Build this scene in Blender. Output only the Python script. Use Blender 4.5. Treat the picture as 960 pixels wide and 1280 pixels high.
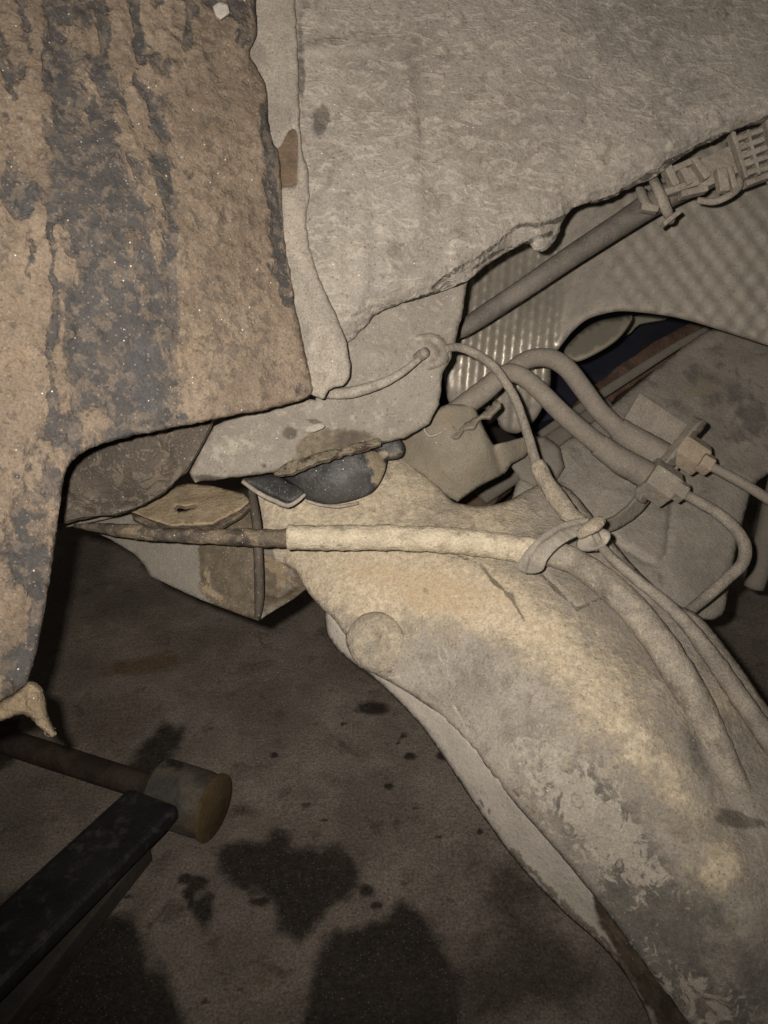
import bpy, bmesh, math, random
import numpy as np
from mathutils import Vector, Matrix
from mathutils.geometry import delaunay_2d_cdt

for o in list(bpy.data.objects): bpy.data.objects.remove(o)
scene = bpy.context.scene
random.seed(7); rng = np.random.default_rng(7)

# ------------------------------------------------------------------ camera
CAMZ, PITCH, FPX = 0.75, math.radians(30), 1000.0
cam_d = bpy.data.cameras.new('camera'); cam = bpy.data.objects.new('camera', cam_d)
scene.collection.objects.link(cam); scene.camera = cam
cam.location = (0, 0, CAMZ); cam.rotation_euler = (math.pi/2 - PITCH, 0, 0)
cam_d.sensor_fit = 'VERTICAL'; cam_d.sensor_height = 36; cam_d.sensor_width = 27
cam_d.lens = 36*FPX/1280; cam_d.clip_start = 0.02; cam_d.clip_end = 60
CAM = np.array([0, 0, CAMZ]); RT = np.array([1., 0, 0])
UP = np.array([0, math.sin(PITCH), math.cos(PITCH)]); FW = np.array([0, math.cos(PITCH), -math.sin(PITCH)])

# ------------------------------------------------------------------ world: a dark workshop
w = bpy.data.worlds.new('World'); scene.world = w; w.use_nodes = True
bg = w.node_tree.nodes['Background']; bg.inputs[0].default_value = (1.0, 0.9, 0.78, 1); bg.inputs[1].default_value = 0.028

# ------------------------------------------------------------------ phone flash, up and left of the lens
ld = bpy.data.lights.new('phone_flash', 'SPOT'); lo = bpy.data.objects.new('phone_flash', ld)
scene.collection.objects.link(lo)
ld.energy = 19.5; ld.color = (1.0, 0.915, 0.84); ld.shadow_soft_size = 0.005
ld.spot_size = math.radians(114); ld.spot_blend = 1.0
lp = CAM - 0.020*RT + 0.015*UP; lo.location = lp
aim = FW + 0.20*UP + 0.05*RT
lo.rotation_euler = Vector(aim).to_track_quat('-Z', 'Y').to_euler()

scene.view_settings.view_transform = 'Standard'; scene.view_settings.look = 'None'
scene.view_settings.gamma = 1; scene.view_settings.exposure = 0
scene.view_settings.use_curve_mapping = False

# ------------------------------------------------------------------ geometry helpers
def P(x, y, d):                                   # where a sight line reaches depth d
    x = np.asarray(x, float); y = np.asarray(y, float); d = np.asarray(d, float)
    return CAM + d[..., None]*(((x-480)/FPX)[..., None]*RT + ((640-y)/FPX)[..., None]*UP + FW)
def G(x, y, h=0.0):                               # where it reaches the height h
    r = (x-480)/FPX*RT + (640-y)/FPX*UP + FW
    return CAM + r*((h-CAMZ)/r[2])
def proj(p):
    q = p - CAM; d = q@FW
    return 480 + FPX*(q@RT)/d, 640 - FPX*(q@UP)/d, d

def hash2(i, j, s):
    n = (i.astype(np.int64)*374761393 + j.astype(np.int64)*668265263 + s*974711) & 0xffffffff
    n = ((n ^ (n >> 13))*1274126177) & 0xffffffff
    return ((n ^ (n >> 16)) & 0xffff)/65535.0
def vnoise(x, y, s=0):
    i = np.floor(x); j = np.floor(y); u = x-i; v = y-j
    u = u*u*(3-2*u); v = v*v*(3-2*v)
    return (hash2(i, j, s)*(1-u)+hash2(i+1, j, s)*u)*(1-v) + (hash2(i, j+1, s)*(1-u)+hash2(i+1, j+1, s)*u)*v
def fbm(x, y, s=0, o=4):
    t = 0; a = .5; k = 0
    for q in range(o):
        t = t + a*vnoise(x, y, s+q*17); k += a; x = x*2.03+11.3; y = y*2.03+5.7; a *= .5
    return t/k                                     # 0..1

def tps(ctrl):
    c = np.array(ctrl, float); X = c[:, :2]/1000; n = len(c)
    def K(A, B):
        r2 = ((A[:, None]-B[None])**2).sum(2); return np.where(r2 > 0, .5*r2*np.log(np.maximum(r2, 1e-12)), 0)
    Pm = np.hstack([np.ones((n, 1)), X]); A = np.zeros((n+3, n+3))
    A[:n, :n] = K(X, X) + 2e-4*np.eye(n); A[:n, n:] = Pm; A[n:, :n] = Pm.T
    wv = np.linalg.solve(A, np.concatenate([c[:, 2], np.zeros(3)]))
    def f(x, y):
        Q = np.stack([np.ravel(x), np.ravel(y)], 1)/1000
        out = np.empty(len(Q))
        for a in range(0, len(Q), 20000):
            q = Q[a:a+20000]; out[a:a+20000] = K(q, X)@wv[:n] + wv[n] + q@wv[n+1:]
        return out.reshape(np.shape(x))
    return f

def catmull(pts, closed, step):
    p = np.array(pts, float); n = len(p); out = []
    for i in range(n if closed else n-1):
        if closed: a, b, c, d = p[(i-1) % n], p[i], p[(i+1) % n], p[(i+2) % n]
        else: a, b, c, d = p[max(i-1, 0)], p[i], p[i+1], p[min(i+2, n-1)]
        L = np.linalg.norm((c-b)[:2] if p.shape[1] < 4 else (c-b)[:2]); k = max(1, int(round(L/step)))
        for t in np.arange(k)/k:
            # tangents limited so that close corners do not overshoot
            m1 = (c-a)*.5; m2 = (d-b)*.5
            for m in (m1, m2):
                l = np.linalg.norm(m[:2])
                if l > L: m *= L/l
            out.append((2*t**3-3*t*t+1)*b + (t**3-2*t*t+t)*m1 + (-2*t**3+3*t*t)*c + (t**3-t*t)*m2)
    if not closed: out.append(p[-1])
    return np.array(out)
def lin(pts, closed, step):
    p = np.array(pts, float); n = len(p); out = []
    for i in range(n if closed else n-1):
        b, c = p[i], p[(i+1) % n]; k = max(1, int(round(np.linalg.norm((c-b)[:2])/step)))
        for t in np.arange(k)/k: out.append(b+(c-b)*t)
    if not closed: out.append(p[-1])
    return np.array(out)

def segdist(x, y, poly, closed=True):
    p = np.array(poly, float)[:, :2]; n = len(p); best = np.full(np.shape(x), 1e9)
    for i in range(n if closed else n-1):
        a, b = p[i], p[(i+1) % n]; ab = b-a; L2 = max((ab**2).sum(), 1e-9)
        t = np.clip(((x-a[0])*ab[0]+(y-a[1])*ab[1])/L2, 0, 1)
        best = np.minimum(best, np.hypot(x-a[0]-t*ab[0], y-a[1]-t*ab[1]))
    return best
def inside(x, y, poly):
    p = np.array(poly, float)[:, :2]; c = np.zeros(np.shape(x), bool); j = len(p)-1
    for i in range(len(p)):
        xi, yi = p[i]; xj, yj = p[j]
        if yi != yj:
            c ^= ((yi > y) != (yj > y)) & (x < (xj-xi)*(y-yi)/(yj-yi)+xi)
        j = i
    return c
def sdf(x, y, poly): d = segdist(x, y, poly); return np.where(inside(x, y, poly), d, -d)
def sstep(a, b, v): t = np.clip((v-a)/(b-a), 0, 1); return t*t*(3-2*t)

def pmask(poly, soft):                              # 0.5 on the outline of a patch
    return lambda x, y: np.clip(.5+sdf(x, y, poly)/(2*soft), 0, 1)
def blobs(base, lst):                               # soft patches (x, y, rx, ry, angle, value)
    def f(x, y):
        v = np.full(np.shape(x), float(base))
        for bx, by, rx, ry, an, val in lst:
            c, s = math.cos(math.radians(an)), math.sin(math.radians(an)); dx, dy = x-bx, y-by
            u = (dx*c+dy*s)/rx; q = (-dx*s+dy*c)/ry
            v = v + val*np.exp(-(u*u+q*q))
        return np.clip(v, 0, 1)
    return f
def stroke(pts, wd, soft): return lambda x, y: np.clip(.5+(wd-segdist(x, y, pts, False))/(2*soft), 0, 1)
def vmax(*fs): return lambda x, y: np.maximum.reduce([f(x, y) for f in fs])

col = scene.collection
def link(name, me, m, parent=None):
    o = bpy.data.objects.new(name, me); col.objects.link(o)
    if m: me.materials.append(m)
    if parent is not None:
        o.parent = parent
        o.location = -Vector(parent.location) if parent.type == 'EMPTY' else (0, 0, 0)
    return o
def thing(name, label, cat, loc, group=None):
    o = bpy.data.objects.new(name, None); col.objects.link(o); o.location = Vector(loc)
    o.empty_display_size = .02; o['label'] = label; o['category'] = cat
    if group: o['group'] = group
    return o
def tag(o, label, cat, group=None):
    o['label'] = label; o['category'] = cat
    if group: o['group'] = group
    return o

def sheet(name, outline, ctrl, m, parent=None, step=6, thick=.004, smooth=True, ragged=0, relief=None,
          attrs=None, holes=(), roll=None, seed=0):
    f = tps(ctrl) if not callable(ctrl) else ctrl
    smp = catmull if smooth else lin
    B = smp(outline, True, step)
    if ragged:
        s = np.arange(len(B)); B = B + ragged*np.stack([fbm(s*.37, s*0+1.5, seed+3)-.5, fbm(s*.37, s*0+7.5, seed+9)-.5], 1)*2
    loops = [B]+[smp(h, True, min(step, 3)) for h in holes]
    x0, y0 = B.min(0); x1, y1 = B.max(0)
    gx, gy = np.meshgrid(np.arange(x0, x1, step), np.arange(y0, y1, step*.88))
    gx = gx + (np.arange(gx.shape[0]) % 2)[:, None]*step*.5
    gx = (gx + rng.uniform(-.18, .18, gx.shape)*step).ravel(); gy = (gy + rng.uniform(-.18, .18, gy.shape)*step).ravel()
    ok = inside(gx, gy, B) & (segdist(gx, gy, B) > .55*step)
    gx, gy = gx[ok], gy[ok]
    for h in loops[1:]:
        k = (sdf(gx, gy, h) < -.4*step); gx, gy = gx[k], gy[k]
    pts = []; edges = []
    for L in loops:
        b = len(pts); pts += [Vector(q) for q in L]; n = len(L)
        edges += [(b+i, b+(i+1) % n) for i in range(n)]
    pts += [Vector(q) for q in zip(gx, gy)]
    vv, ee, ff, *_ = delaunay_2d_cdt(pts, edges, [], 1, 1e-4)
    V = np.array([(v.x, v.y) for v in vv]); T = [tuple(t) for t in ff if len(t) == 3]
    for h in loops[1:]:
        cx = np.array([V[list(t)].mean(0) for t in T]); k = inside(cx[:, 0], cx[:, 1], h); T = [t for t, q in zip(T, k) if not q]
    # boundary edges and orientation
    cnt = {}
    T2 = []
    for a, b, c in T:
        A = (V[b, 0]-V[a, 0])*(V[c, 1]-V[a, 1])-(V[b, 1]-V[a, 1])*(V[c, 0]-V[a, 0])
        if A > 0: a, b, c = a, c, b                 # y runs down: face the camera
        T2.append((a, b, c))
    T = T2
    for a, b, c in T:
        for e in ((a, b), (b, c), (c, a)): cnt[e] = 1
    bnd = [e for e in cnt if (e[1], e[0]) not in cnt]
    x, y = V[:, 0], V[:, 1]; d = f(x, y)
    db = None
    if roll:
        db = segdist(x, y, B); rr, hh = roll; d = d + hh*np.clip(1-db/rr, 0, 1)**2
    if relief: d = d - relief(x, y)
    F = P(x, y, d); n = len(F)
    tri = np.array(T)
    nr = np.cross(F[tri[:, 1]]-F[tri[:, 0]], F[tri[:, 2]]-F[tri[:, 0]]); vn = np.zeros_like(F)
    for k in range(3): np.add.at(vn, tri[:, k], nr)
    vn /= np.maximum(np.linalg.norm(vn, axis=1), 1e-12)[:, None]
    ray = F-CAM; ray /= np.linalg.norm(ray, axis=1)[:, None]
    bk = -vn*.5 + ray*.5; bk /= np.linalg.norm(bk, axis=1)[:, None]
    # back face: only the rim is doubled, interior back is coarse copy
    allv = np.vstack([F, F+bk*thick])
    faces = list(T) + [(a+n, c+n, b+n) for a, b, c in T] + [(b, a, a+n, b+n) for a, b in bnd]
    me = bpy.data.meshes.new(name); me.from_pydata(allv.tolist(), [], faces); me.update()
    me.polygons.foreach_set('use_smooth', [True]*len(T)*2+[False]*len(bnd))
    for an, af in (attrs or {}).items():
        v = af(x, y); at = me.attributes.new(an, 'FLOAT', 'POINT'); at.data.foreach_set('value', np.concatenate([v, v]).astype(np.float32))
    return link(name, me, m, parent)

def sweep(name, path, m, parent=None, segs=14, step=5, lump=0, lfreq=.08, seed=0, flat=1.0, world=False):
    """tube along (x, y, depth, radius in pixels at that depth) or, with world, (X, Y, Z, radius)"""
    if world:
        q = np.array(path, float); C = q[:, :3]; r = q[:, 3]
    else:
        q = catmull(path, False, step); C = P(q[:, 0], q[:, 1], q[:, 2]); r = q[:, 3]*q[:, 2]/FPX
    n = len(C); T = np.gradient(C, axis=0); T /= np.linalg.norm(T, axis=1)[:, None]
    up = -FW if abs(T[0]@FW) < .9 else UP
    N = up - T[0]*(up@T[0]); N /= np.linalg.norm(N); verts = []
    th = np.arange(segs)*2*math.pi/segs
    for i in range(n):
        N = N - T[i]*(N@T[i]); N /= np.linalg.norm(N); Bn = np.cross(T[i], N)
        rad = r[i]*np.ones(segs)
        if lump: rad = rad*(1+lump*2*(fbm(np.cos(th)*1.3+i*step*lfreq*.7+40, np.sin(th)*1.3+i*step*lfreq+9, seed)-.5))
        verts.append(C[i]+flat*rad[:, None]*np.cos(th)[:, None]*N+rad[:, None]*np.sin(th)[:, None]*Bn)
    faces = [(i*segs+j, i*segs+(j+1) % segs, (i+1)*segs+(j+1) % segs, (i+1)*segs+j) for i in range(n-1) for j in range(segs)]
    V = np.vstack(verts+[C[:1]-T[:1]*r[0]*.3, C[-1:]+T[-1:]*r[-1]*.3]); a = n*segs
    faces += [(a, (j+1) % segs, j) for j in range(segs)]
    faces += [(a+1, (n-1)*segs+j, (n-1)*segs+(j+1) % segs) for j in range(segs)]
    me = bpy.data.meshes.new(name); me.from_pydata(V.tolist(), [], faces); me.update()
    me.polygons.foreach_set('use_smooth', [True]*len(faces))
    return link(name, me, m, parent)

def frame(x, y, d, ang, tilt=0, yaw=0):
    """axes of a block standing at a point: u along the picture angle, v across, n towards the viewer"""
    c, s = math.cos(math.radians(ang)), math.sin(math.radians(ang))
    u = c*RT + s*UP; v = -s*RT + c*UP; n = -FW
    Mx = Matrix([u, v, n]).transposed().to_3x3()
    return Mx @ Matrix.Rotation(math.radians(tilt), 3, 'X') @ Matrix.Rotation(math.radians(yaw), 3, 'Y')
def block(name, x, y, d, lu, lv, ln, ang, m, parent=None, tilt=0, yaw=0, bev=.0012, sides=0):
    """bevelled block (or prism with `sides` corners round u); lu, lv in pixels at that depth, ln in metres"""
    bm = bmesh.new(); k = d/FPX
    if sides:
        bmesh.ops.create_cone(bm, cap_ends=True, segments=sides, radius1=lv*k/2, radius2=lv*k/2, depth=lu*k)
        bmesh.ops.rotate(bm, verts=bm.verts, matrix=Matrix.Rotation(math.pi/2, 3, 'Y'))
    else:
        bmesh.ops.create_cube(bm, size=1); bmesh.ops.scale(bm, verts=bm.verts, vec=(lu*k, lv*k, ln))
    if bev: bmesh.ops.bevel(bm, geom=bm.edges[:], offset=bev, segments=2, profile=.6, affect='EDGES', clamp_overlap=True)
    for v in bm.verts:
        v.co += Vector((random.uniform(-1, 1), random.uniform(-1, 1), random.uniform(-1, 1)))*.0002
    R = frame(x, y, d, ang, tilt, yaw); o = Vector(P(x, y, d))
    for v in bm.verts: v.co = R@v.co + o
    me = bpy.data.meshes.new(name); bm.to_mesh(me); bm.free()
    return link(name, me, m, parent)

# ------------------------------------------------------------------ materials
class NB:
    def __init__(s, name):
        s.m = bpy.data.materials.new(name); s.m.use_nodes = True; s.t = s.m.node_tree; s.n = s.t.nodes; s.l = s.t.links
        s.bsdf = s.n['Principled BSDF']; s.tc = s.n.new('ShaderNodeTexCoord').outputs['Object']
    def put(s, sock, v):
        if hasattr(v, 'links'): s.l.new(v, sock)
        elif isinstance(v, (tuple, list)): sock.default_value = (*v, 1) if len(v) == 3 and sock.type == 'RGBA' else v
        else: sock.default_value = v
    def vec(s, stretch, rot=None):
        mp = s.n.new('ShaderNodeMapping'); s.l.new(s.tc, mp.inputs[0]); mp.inputs['Scale'].default_value = stretch
        if rot: mp.inputs['Rotation'].default_value = rot
        return mp.outputs[0]
    def noise(s, scale, detail=5, rough=.55, dist=0, vec=None):
        n = s.n.new('ShaderNodeTexNoise'); s.l.new(vec or s.tc, n.inputs['Vector'])
        n.inputs['Scale'].default_value = scale; n.inputs['Detail'].default_value = detail
        n.inputs['Roughness'].default_value = rough; n.inputs['Distortion'].default_value = dist
        return n.outputs['Fac']
    def math(s, op, a, b=0.0, c=None):
        n = s.n.new('ShaderNodeMath'); n.operation = op; s.put(n.inputs[0], a); s.put(n.inputs[1], b)
        if c is not None: s.put(n.inputs[2], c)
        return n.outputs[0]
    def ss(s, v, lo, hi):
        n = s.n.new('ShaderNodeMapRange'); n.interpolation_type = 'SMOOTHSTEP'; s.put(n.inputs[0], v)
        n.inputs[1].default_value = lo; n.inputs[2].default_value = hi
        return n.outputs[0]
    def mix(s, f, a, b, mode='MIX'):
        n = s.n.new('ShaderNodeMix'); n.data_type = 'RGBA'; n.blend_type = mode
        s.put(n.inputs[0], f); s.put(n.inputs[6], a); s.put(n.inputs[7], b); return n.outputs[2]
    def attr(s, name):
        n = s.n.new('ShaderNodeAttribute'); n.attribute_name = name; return n.outputs['Fac']
    def specks(s, scale, size, rarity):
        n = s.n.new('ShaderNodeTexVoronoi'); s.l.new(s.tc, n.inputs['Vector']); n.inputs['Scale'].default_value = scale
        sep = s.n.new('ShaderNodeSeparateColor'); s.l.new(n.outputs['Color'], sep.inputs[0])
        return s.math('MULTIPLY', s.math('LESS_THAN', n.outputs['Distance'], size), s.math('GREATER_THAN', sep.outputs[0], rarity))

def mat(name, c1, c2, nscale=25, con=.16, layers=(), rough=.9, metal=0., fine=.5, fscale=500, bump=.35, bscale=260,
        glint=.93, gscale=260, grit=None, stretch=None):
    b = NB(name)
    v = b.vec(stretch) if stretch else None
    colr = b.mix(b.ss(b.noise(nscale, 7, .62, .3, v), .5-con, .5+con), c1, c2)
    h = b.math('MULTIPLY', b.noise(bscale, 6, .65), .0022*bump)
    h = b.math('ADD', h, b.math('MULTIPLY', b.noise(bscale/5, 5, .6), .0018*bump))
    rg = rough
    for L in layers:
        lv = b.vec(L['stretch'], L.get('rot')) if 'stretch' in L else None
        nz = b.noise(L.get('scale', 60), L.get('det', 7), L.get('rgh', .6), L.get('dist', .4), lv)
        base = b.attr(L['attr']) if 'attr' in L else L.get('base', .5)
        mval = b.math('ADD', base, b.math('MULTIPLY', b.math('SUBTRACT', nz, .5), L.get('amp', 1.2)))
        mk = b.ss(mval, L.get('thr', .5)-L.get('soft', .08), L.get('thr', .5)+L.get('soft', .08))
        if L.get('op', 1) != 1: mk = b.math('MULTIPLY', mk, L['op'])
        ca, cb = L['col']
        lc = b.mix(b.ss(b.noise(L.get('cscale', 120), 6, .6), .34, .66), ca, cb)
        colr = b.mix(mk, colr, lc)
        if L.get('h'): h = b.math('ADD', h, b.math('MULTIPLY', mk, L['h']))
        if 'rough' in L: rg = b.math('ADD', b.math('MULTIPLY', mk, L['rough']-rough), rg)
    if fine:
        g = b.math('ADD', b.math('MULTIPLY', b.math('SUBTRACT', b.noise(fscale*1.5, 3, .8), .5), fine*4.2), 1.0)
        g2 = b.math('ADD', b.math('MULTIPLY', b.math('SUBTRACT', b.noise(fscale/6, 5, .65), .5), fine*.9), 1.0)
        g = b.math('MULTIPLY', g, g2)
        cg = b.n.new('ShaderNodeCombineColor')
        for k in range(3): b.put(cg.inputs[k], g)
        colr = b.mix(1.0, colr, cg.outputs[0], 'MULTIPLY')
    if grit:                                          # dark pits and grains
        colr = b.mix(b.math('MULTIPLY', b.ss(b.noise(grit[0], 3, .5), .58, .68), grit[1]), colr, grit[2])
    if glint:                                         # sand-grain glints painted into the colour as pale specks, plus dark grains
        colr = b.mix(b.math('MULTIPLY', b.specks(gscale*1.1, .12, 1-(1-glint)*.6), .85), colr, (.78, .74, .67))
        colr = b.mix(b.math('MULTIPLY', b.specks(gscale*1.9,   .26, .80), .22), colr, (.55, .49, .40))
        colr = b.mix(b.math('MULTIPLY', b.specks(gscale*1.5, .24, .80), .45), colr, (.07, .058, .045))
    b.put(b.bsdf.inputs['Base Color'], colr); b.put(b.bsdf.inputs['Roughness'], rg)
    b.bsdf.inputs['Metallic'].default_value = metal; b.bsdf.inputs['Specular IOR Level'].default_value = .3
    bp = b.n.new('ShaderNodeBump'); bp.inputs['Strength'].default_value = 1.0; bp.inputs['Distance'].default_value = 1.0
    b.put(bp.inputs['Height'], h); b.l.new(bp.outputs[0], b.bsdf.inputs['Normal'])
    return b.m

DUST = ((.26, .225, .175), (.36, .315, .25)); SAND = ((.40, .335, .235), (.53, .455, .33)); MUD = ((.125, .095, .067), (.185, .145, .105))
M = {}
M['floor'] = mat('stained_concrete', (.18, .152, .124), (.275, .236, .194), 9, .14, fine=.6, fscale=230, bump=.7, bscale=150, rough=.85, glint=.997, gscale=190, layers=[
    dict(base=.40, scale=3.5, amp=1.6, soft=.2, col=((.115, .092, .072), (.15, .12, .094)), op=.75),
    dict(base=.33, scale=26, amp=1.4, soft=.1, col=((.08, .064, .052), (.11, .09, .07)), op=.7),
    dict(base=.30, scale=40, amp=1.2, soft=.06, col=((.25, .21, .17), (.30, .26, .21)), op=.6),
    dict(attr='rust', scale=30, amp=1.0, soft=.25, col=((.17, .105, .05), (.13, .085, .045)), op=.8),
    dict(attr='stain', scale=26, amp=1.0, soft=.22, rgh=.66, det=6, dist=.2, col=((.022, .018, .015), (.040, .032, .026)), op=.92, rough=.5),
    dict(attr='faint', scale=24, amp=1.3, soft=.3, col=((.05, .04, .032), (.08, .064, .05)), op=.8)])
M['panel'] = mat('mud_caked_plastic', (.058, .055, .053), (.078, .073, .068), 50, .15, rough=.8, fine=.36, fscale=420, bump=.5, bscale=240, glint=.86, gscale=230, layers=[
    dict(base=.46, scale=130, amp=2.2, soft=.10, dist=.3, det=5, col=((.12, .10, .08), (.15, .124, .098)), op=.85, h=.0003),
    dict(attr='mud', scale=56, amp=1.5, soft=.08, dist=.3, rgh=.64, det=6, col=((.175, .136, .098), (.235, .185, .135)), cscale=24, h=.0007, stretch=(1, 1, .6)),
    dict(attr='crust', scale=26, amp=1.0, soft=.2, col=((.25, .188, .125), (.225, .172, .118)), cscale=90, h=.0005),
    dict(attr='pits', scale=150, amp=2.1, soft=.12, dist=.1, det=5, col=((.105, .086, .067), (.125, .102, .08)), op=.7, h=-.0003),
    dict(attr='bare', scale=70, amp=1.1, soft=.2, col=((.06, .061, .064), (.08, .08, .08)), op=.8)])
M['strip'] = mat('dusty_seam_flange', (.22, .197, .165), (.285, .255, .212), 30, .15, fine=.4, bump=.3, glint=.95, layers=[
    dict(base=.5, scale=40, amp=1.8, soft=.12, col=((.29, .258, .21), (.34, .303, .248)), stretch=(1, 1, .4)),
    dict(base=.34, scale=60, amp=1.2, soft=.1, col=((.16, .14, .115), (.2, .178, .145)), op=.8)])
M['fender'] = mat('dusty_undercoat', (.248, .223, .19), (.32, .29, .247), 16, .16, fine=.30, fscale=360, bump=.6, bscale=200, glint=.88, gscale=210, layers=[
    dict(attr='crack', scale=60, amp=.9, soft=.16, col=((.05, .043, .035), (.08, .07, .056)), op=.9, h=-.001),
    dict(base=.42, scale=70, amp=1.7, soft=.12, dist=1.8, det=4, col=((.42, .378, .312), (.47, .424, .352)), stretch=(.65, 1, 1.6), rot=(0, .5, 0), op=.6, h=.0004),
    dict(base=.37, scale=75, amp=1.3, soft=.1, col=((.17, .148, .118), (.21, .185, .15)), op=.7),
    dict(attr='pale', scale=30, amp=1.2, soft=.25, col=((.37, .33, .268), (.41, .365, .295)), op=.6),
    dict(attr='dark', scale=60, amp=.9, soft=.12, col=((.09, .08, .07), (.14, .122, .10)), op=.85)])
M['rail'] = mat('grey_coated_rail', (.23, .205, .17), (.285, .255, .21), 30, .2, fine=.25, bump=.4, glint=.93, gscale=230, layers=[
    dict(base=.36, scale=170, amp=1.3, soft=.1, col=((.38, .34, .275), (.42, .375, .305)), op=.6),
    dict(attr='pale', scale=110, amp=1.3, soft=.12, col=((.42, .38, .31), (.36, .32, .26)), op=.8),
    dict(attr='rust', scale=90, amp=1.0, soft=.14, col=((.13, .105, .072), (.21, .175, .125)), cscale=160, op=.95, h=.0006),
    dict(attr='dark', scale=60, amp=.5, soft=.12, col=((.085, .072, .058), (.12, .10, .08)), op=.9)])
M['scab'] = mat('rusty_scab', (.17, .145, .10), (.25, .215, .155), 90, .12, fine=.5, bump=.8, glint=.86, layers=[
    dict(base=.42, scale=130, amp=1.4, soft=.08, col=((.09, .065, .045), (.06, .048, .036)))])
M['arm'] = mat('sand_dusted_arm', (.245, .218, .178), (.325, .293, .244), 22, .16, fine=.33, fscale=420, bump=.55, bscale=240, glint=.95, gscale=260, layers=[
    dict(base=.38, scale=90, amp=1.5, soft=.14, col=((.20, .168, .132), (.235, .20, .16)), op=.8),
    dict(attr='oil', scale=34, amp=1.6, soft=.22, rgh=.68, col=((.088, .084, .074), (.135, .124, .104)), op=.85),
    dict(attr='splash', scale=80, amp=2.4, soft=.14, dist=1.8, det=4, col=((.42, .38, .31), (.34, .305, .25)), op=.85, thr=.5),
    dict(attr='sand', scale=80, amp=1.5, soft=.3, dist=.3, rgh=.74, col=SAND, cscale=240, h=.0009),
    dict(attr='tan', scale=40, amp=1.2, soft=.2, col=((.42, .33, .215), (.47, .375, .25)), cscale=240, op=.9),
    dict(attr='dark', scale=80, amp=1.0, soft=.1, col=((.10, .085, .066), (.15, .128, .10)), op=.85),
    dict(attr='line', scale=90, amp=.5, soft=.18, col=((.48, .43, .35), (.42, .37, .30)), op=.8),
    dict(base=.28, scale=60, amp=1.1, soft=.06, col=((.15, .12, .092), (.17, .14, .11)), op=.6)])
M['lip'] = mat('arm_lower_flange', (.36, .328, .275), (.44, .402, .34), 25, .2, fine=.25, bump=.3, glint=.96, layers=[
    dict(attr='oil', scale=70, amp=.8, soft=.1, col=((.055, .042, .028), (.11, .085, .056)), h=.0005),
    dict(attr='worn', scale=160, amp=1.3, soft=.08, col=((.13, .105, .075), (.18, .15, .11)), op=.85)])
M['beam'] = mat('dusty_axle_beam', (.24, .216, .18), (.31, .28, .232), 26, .14, fine=.35, bump=.4, glint=.95, layers=[
    dict(attr='dark', scale=34, amp=1.6, soft=.14, col=((.095, .091, .082), (.145, .135, .116)), op=.75),
    dict(attr='sand', scale=60, amp=1.1, soft=.2, col=((.28, .235, .165), (.25, .215, .16)))])
M['sandy'] = mat('sand_crusted_sheath', (.47, .41, .295), (.60, .525, .385), 60, .15, fine=.35, fscale=450, bump=.9, bscale=300, glint=.9, layers=[
    dict(base=.35, scale=85, amp=1.3, soft=.1, col=((.22, .19, .145), (.30, .26, .20)), op=.85)])
M['sheath'] = mat('dusty_sheath', (.235, .207, .166), (.31, .275, .22), 40, .15, fine=.45, bump=.6, glint=.95, layers=[
    dict(base=.36, scale=70, amp=1.7, soft=.2, rgh=.72, col=((.36, .315, .24), (.41, .36, .275)), op=.8),
    dict(base=.36, scale=50, amp=1.3, soft=.12, col=((.14, .12, .096), (.18, .157, .126)), op=.8)])
M['darktube'] = mat('oily_sheath', (.05, .043, .035), (.15, .12, .085), 45, .15, rough=.6, fine=.5, bump=.7, glint=.86, layers=[
    dict(base=.42, scale=70, amp=1.4, soft=.1, col=((.17, .135, .09), (.22, .175, .12)), h=.0004)])
M['hose'] = mat('dusty_rubber_hose', (.195, .17, .138), (.235, .208, .17), 60, .2, fine=.25, bump=.3, glint=.93, gscale=330, layers=[
    dict(base=.3, scale=90, amp=1.2, soft=.1, col=((.13, .115, .095), (.15, .13, .108)), op=.7)])
M['rod'] = mat('dusty_conduit', (.10, .092, .08), (.19, .168, .138), 22, .16, rough=.7, fine=.25, bump=.3, glint=.97, layers=[
    dict(base=.35, scale=30, amp=1.4, soft=.14, col=((.055, .053, .05), (.08, .075, .07)), op=.9)])
M['connector'] = mat('dusty_connector', (.215, .19, .155), (.30, .268, .215), 70, .15, fine=.3, bump=.5, glint=.95)
M['wire'] = mat('dusty_wire', (.19, .168, .138), (.27, .24, .192), 60, .15, fine=.4, bump=.7, glint=.88, gscale=330)
M['muddywire'] = mat('mud_clumped_wire', (.28, .24, .18), (.39, .335, .25), 80, .15, fine=.45, bump=1.2, glint=.88)
M['bracket'] = mat('dusty_bracket', (.205, .182, .148), (.265, .237, .192), 50, .18, fine=.3, bump=.5, glint=.95, layers=[
    dict(base=.3, scale=45, amp=1.2, soft=.12, col=((.24, .175, .115), (.26, .20, .14)), op=.6)])
M['nut'] = mat('tan_fitting', (.25, .20, .145), (.32, .262, .192), 60, .18, fine=.3, bump=.5, glint=.97)
M['clip'] = mat('grey_clip', (.22, .197, .162), (.29, .26, .212), 60, .18, fine=.25, bump=.5, glint=.95, layers=[
    dict(base=.36, scale=60, amp=1.2, soft=.15, col=((.40, .35, .27), (.46, .40, .30)), op=.7)])
M['rubber'] = mat('dark_rubber', (.034, .034, .034), (.085, .082, .078), 26, .12, rough=.42, fine=.35, bump=.4, glint=.86, layers=[
    dict(base=.30, scale=80, amp=1.3, soft=.1, col=((.16, .135, .10), (.2, .17, .125)), op=.8),
    dict(attr='grime', scale=90, amp=1.4, soft=.1, col=((.20, .165, .115), (.27, .225, .155)))])
M['rim'] = mat('pale_rubber_rim', (.38, .345, .28), (.28, .25, .20), 60, .15, fine=.3, bump=.5, glint=None)
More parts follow.
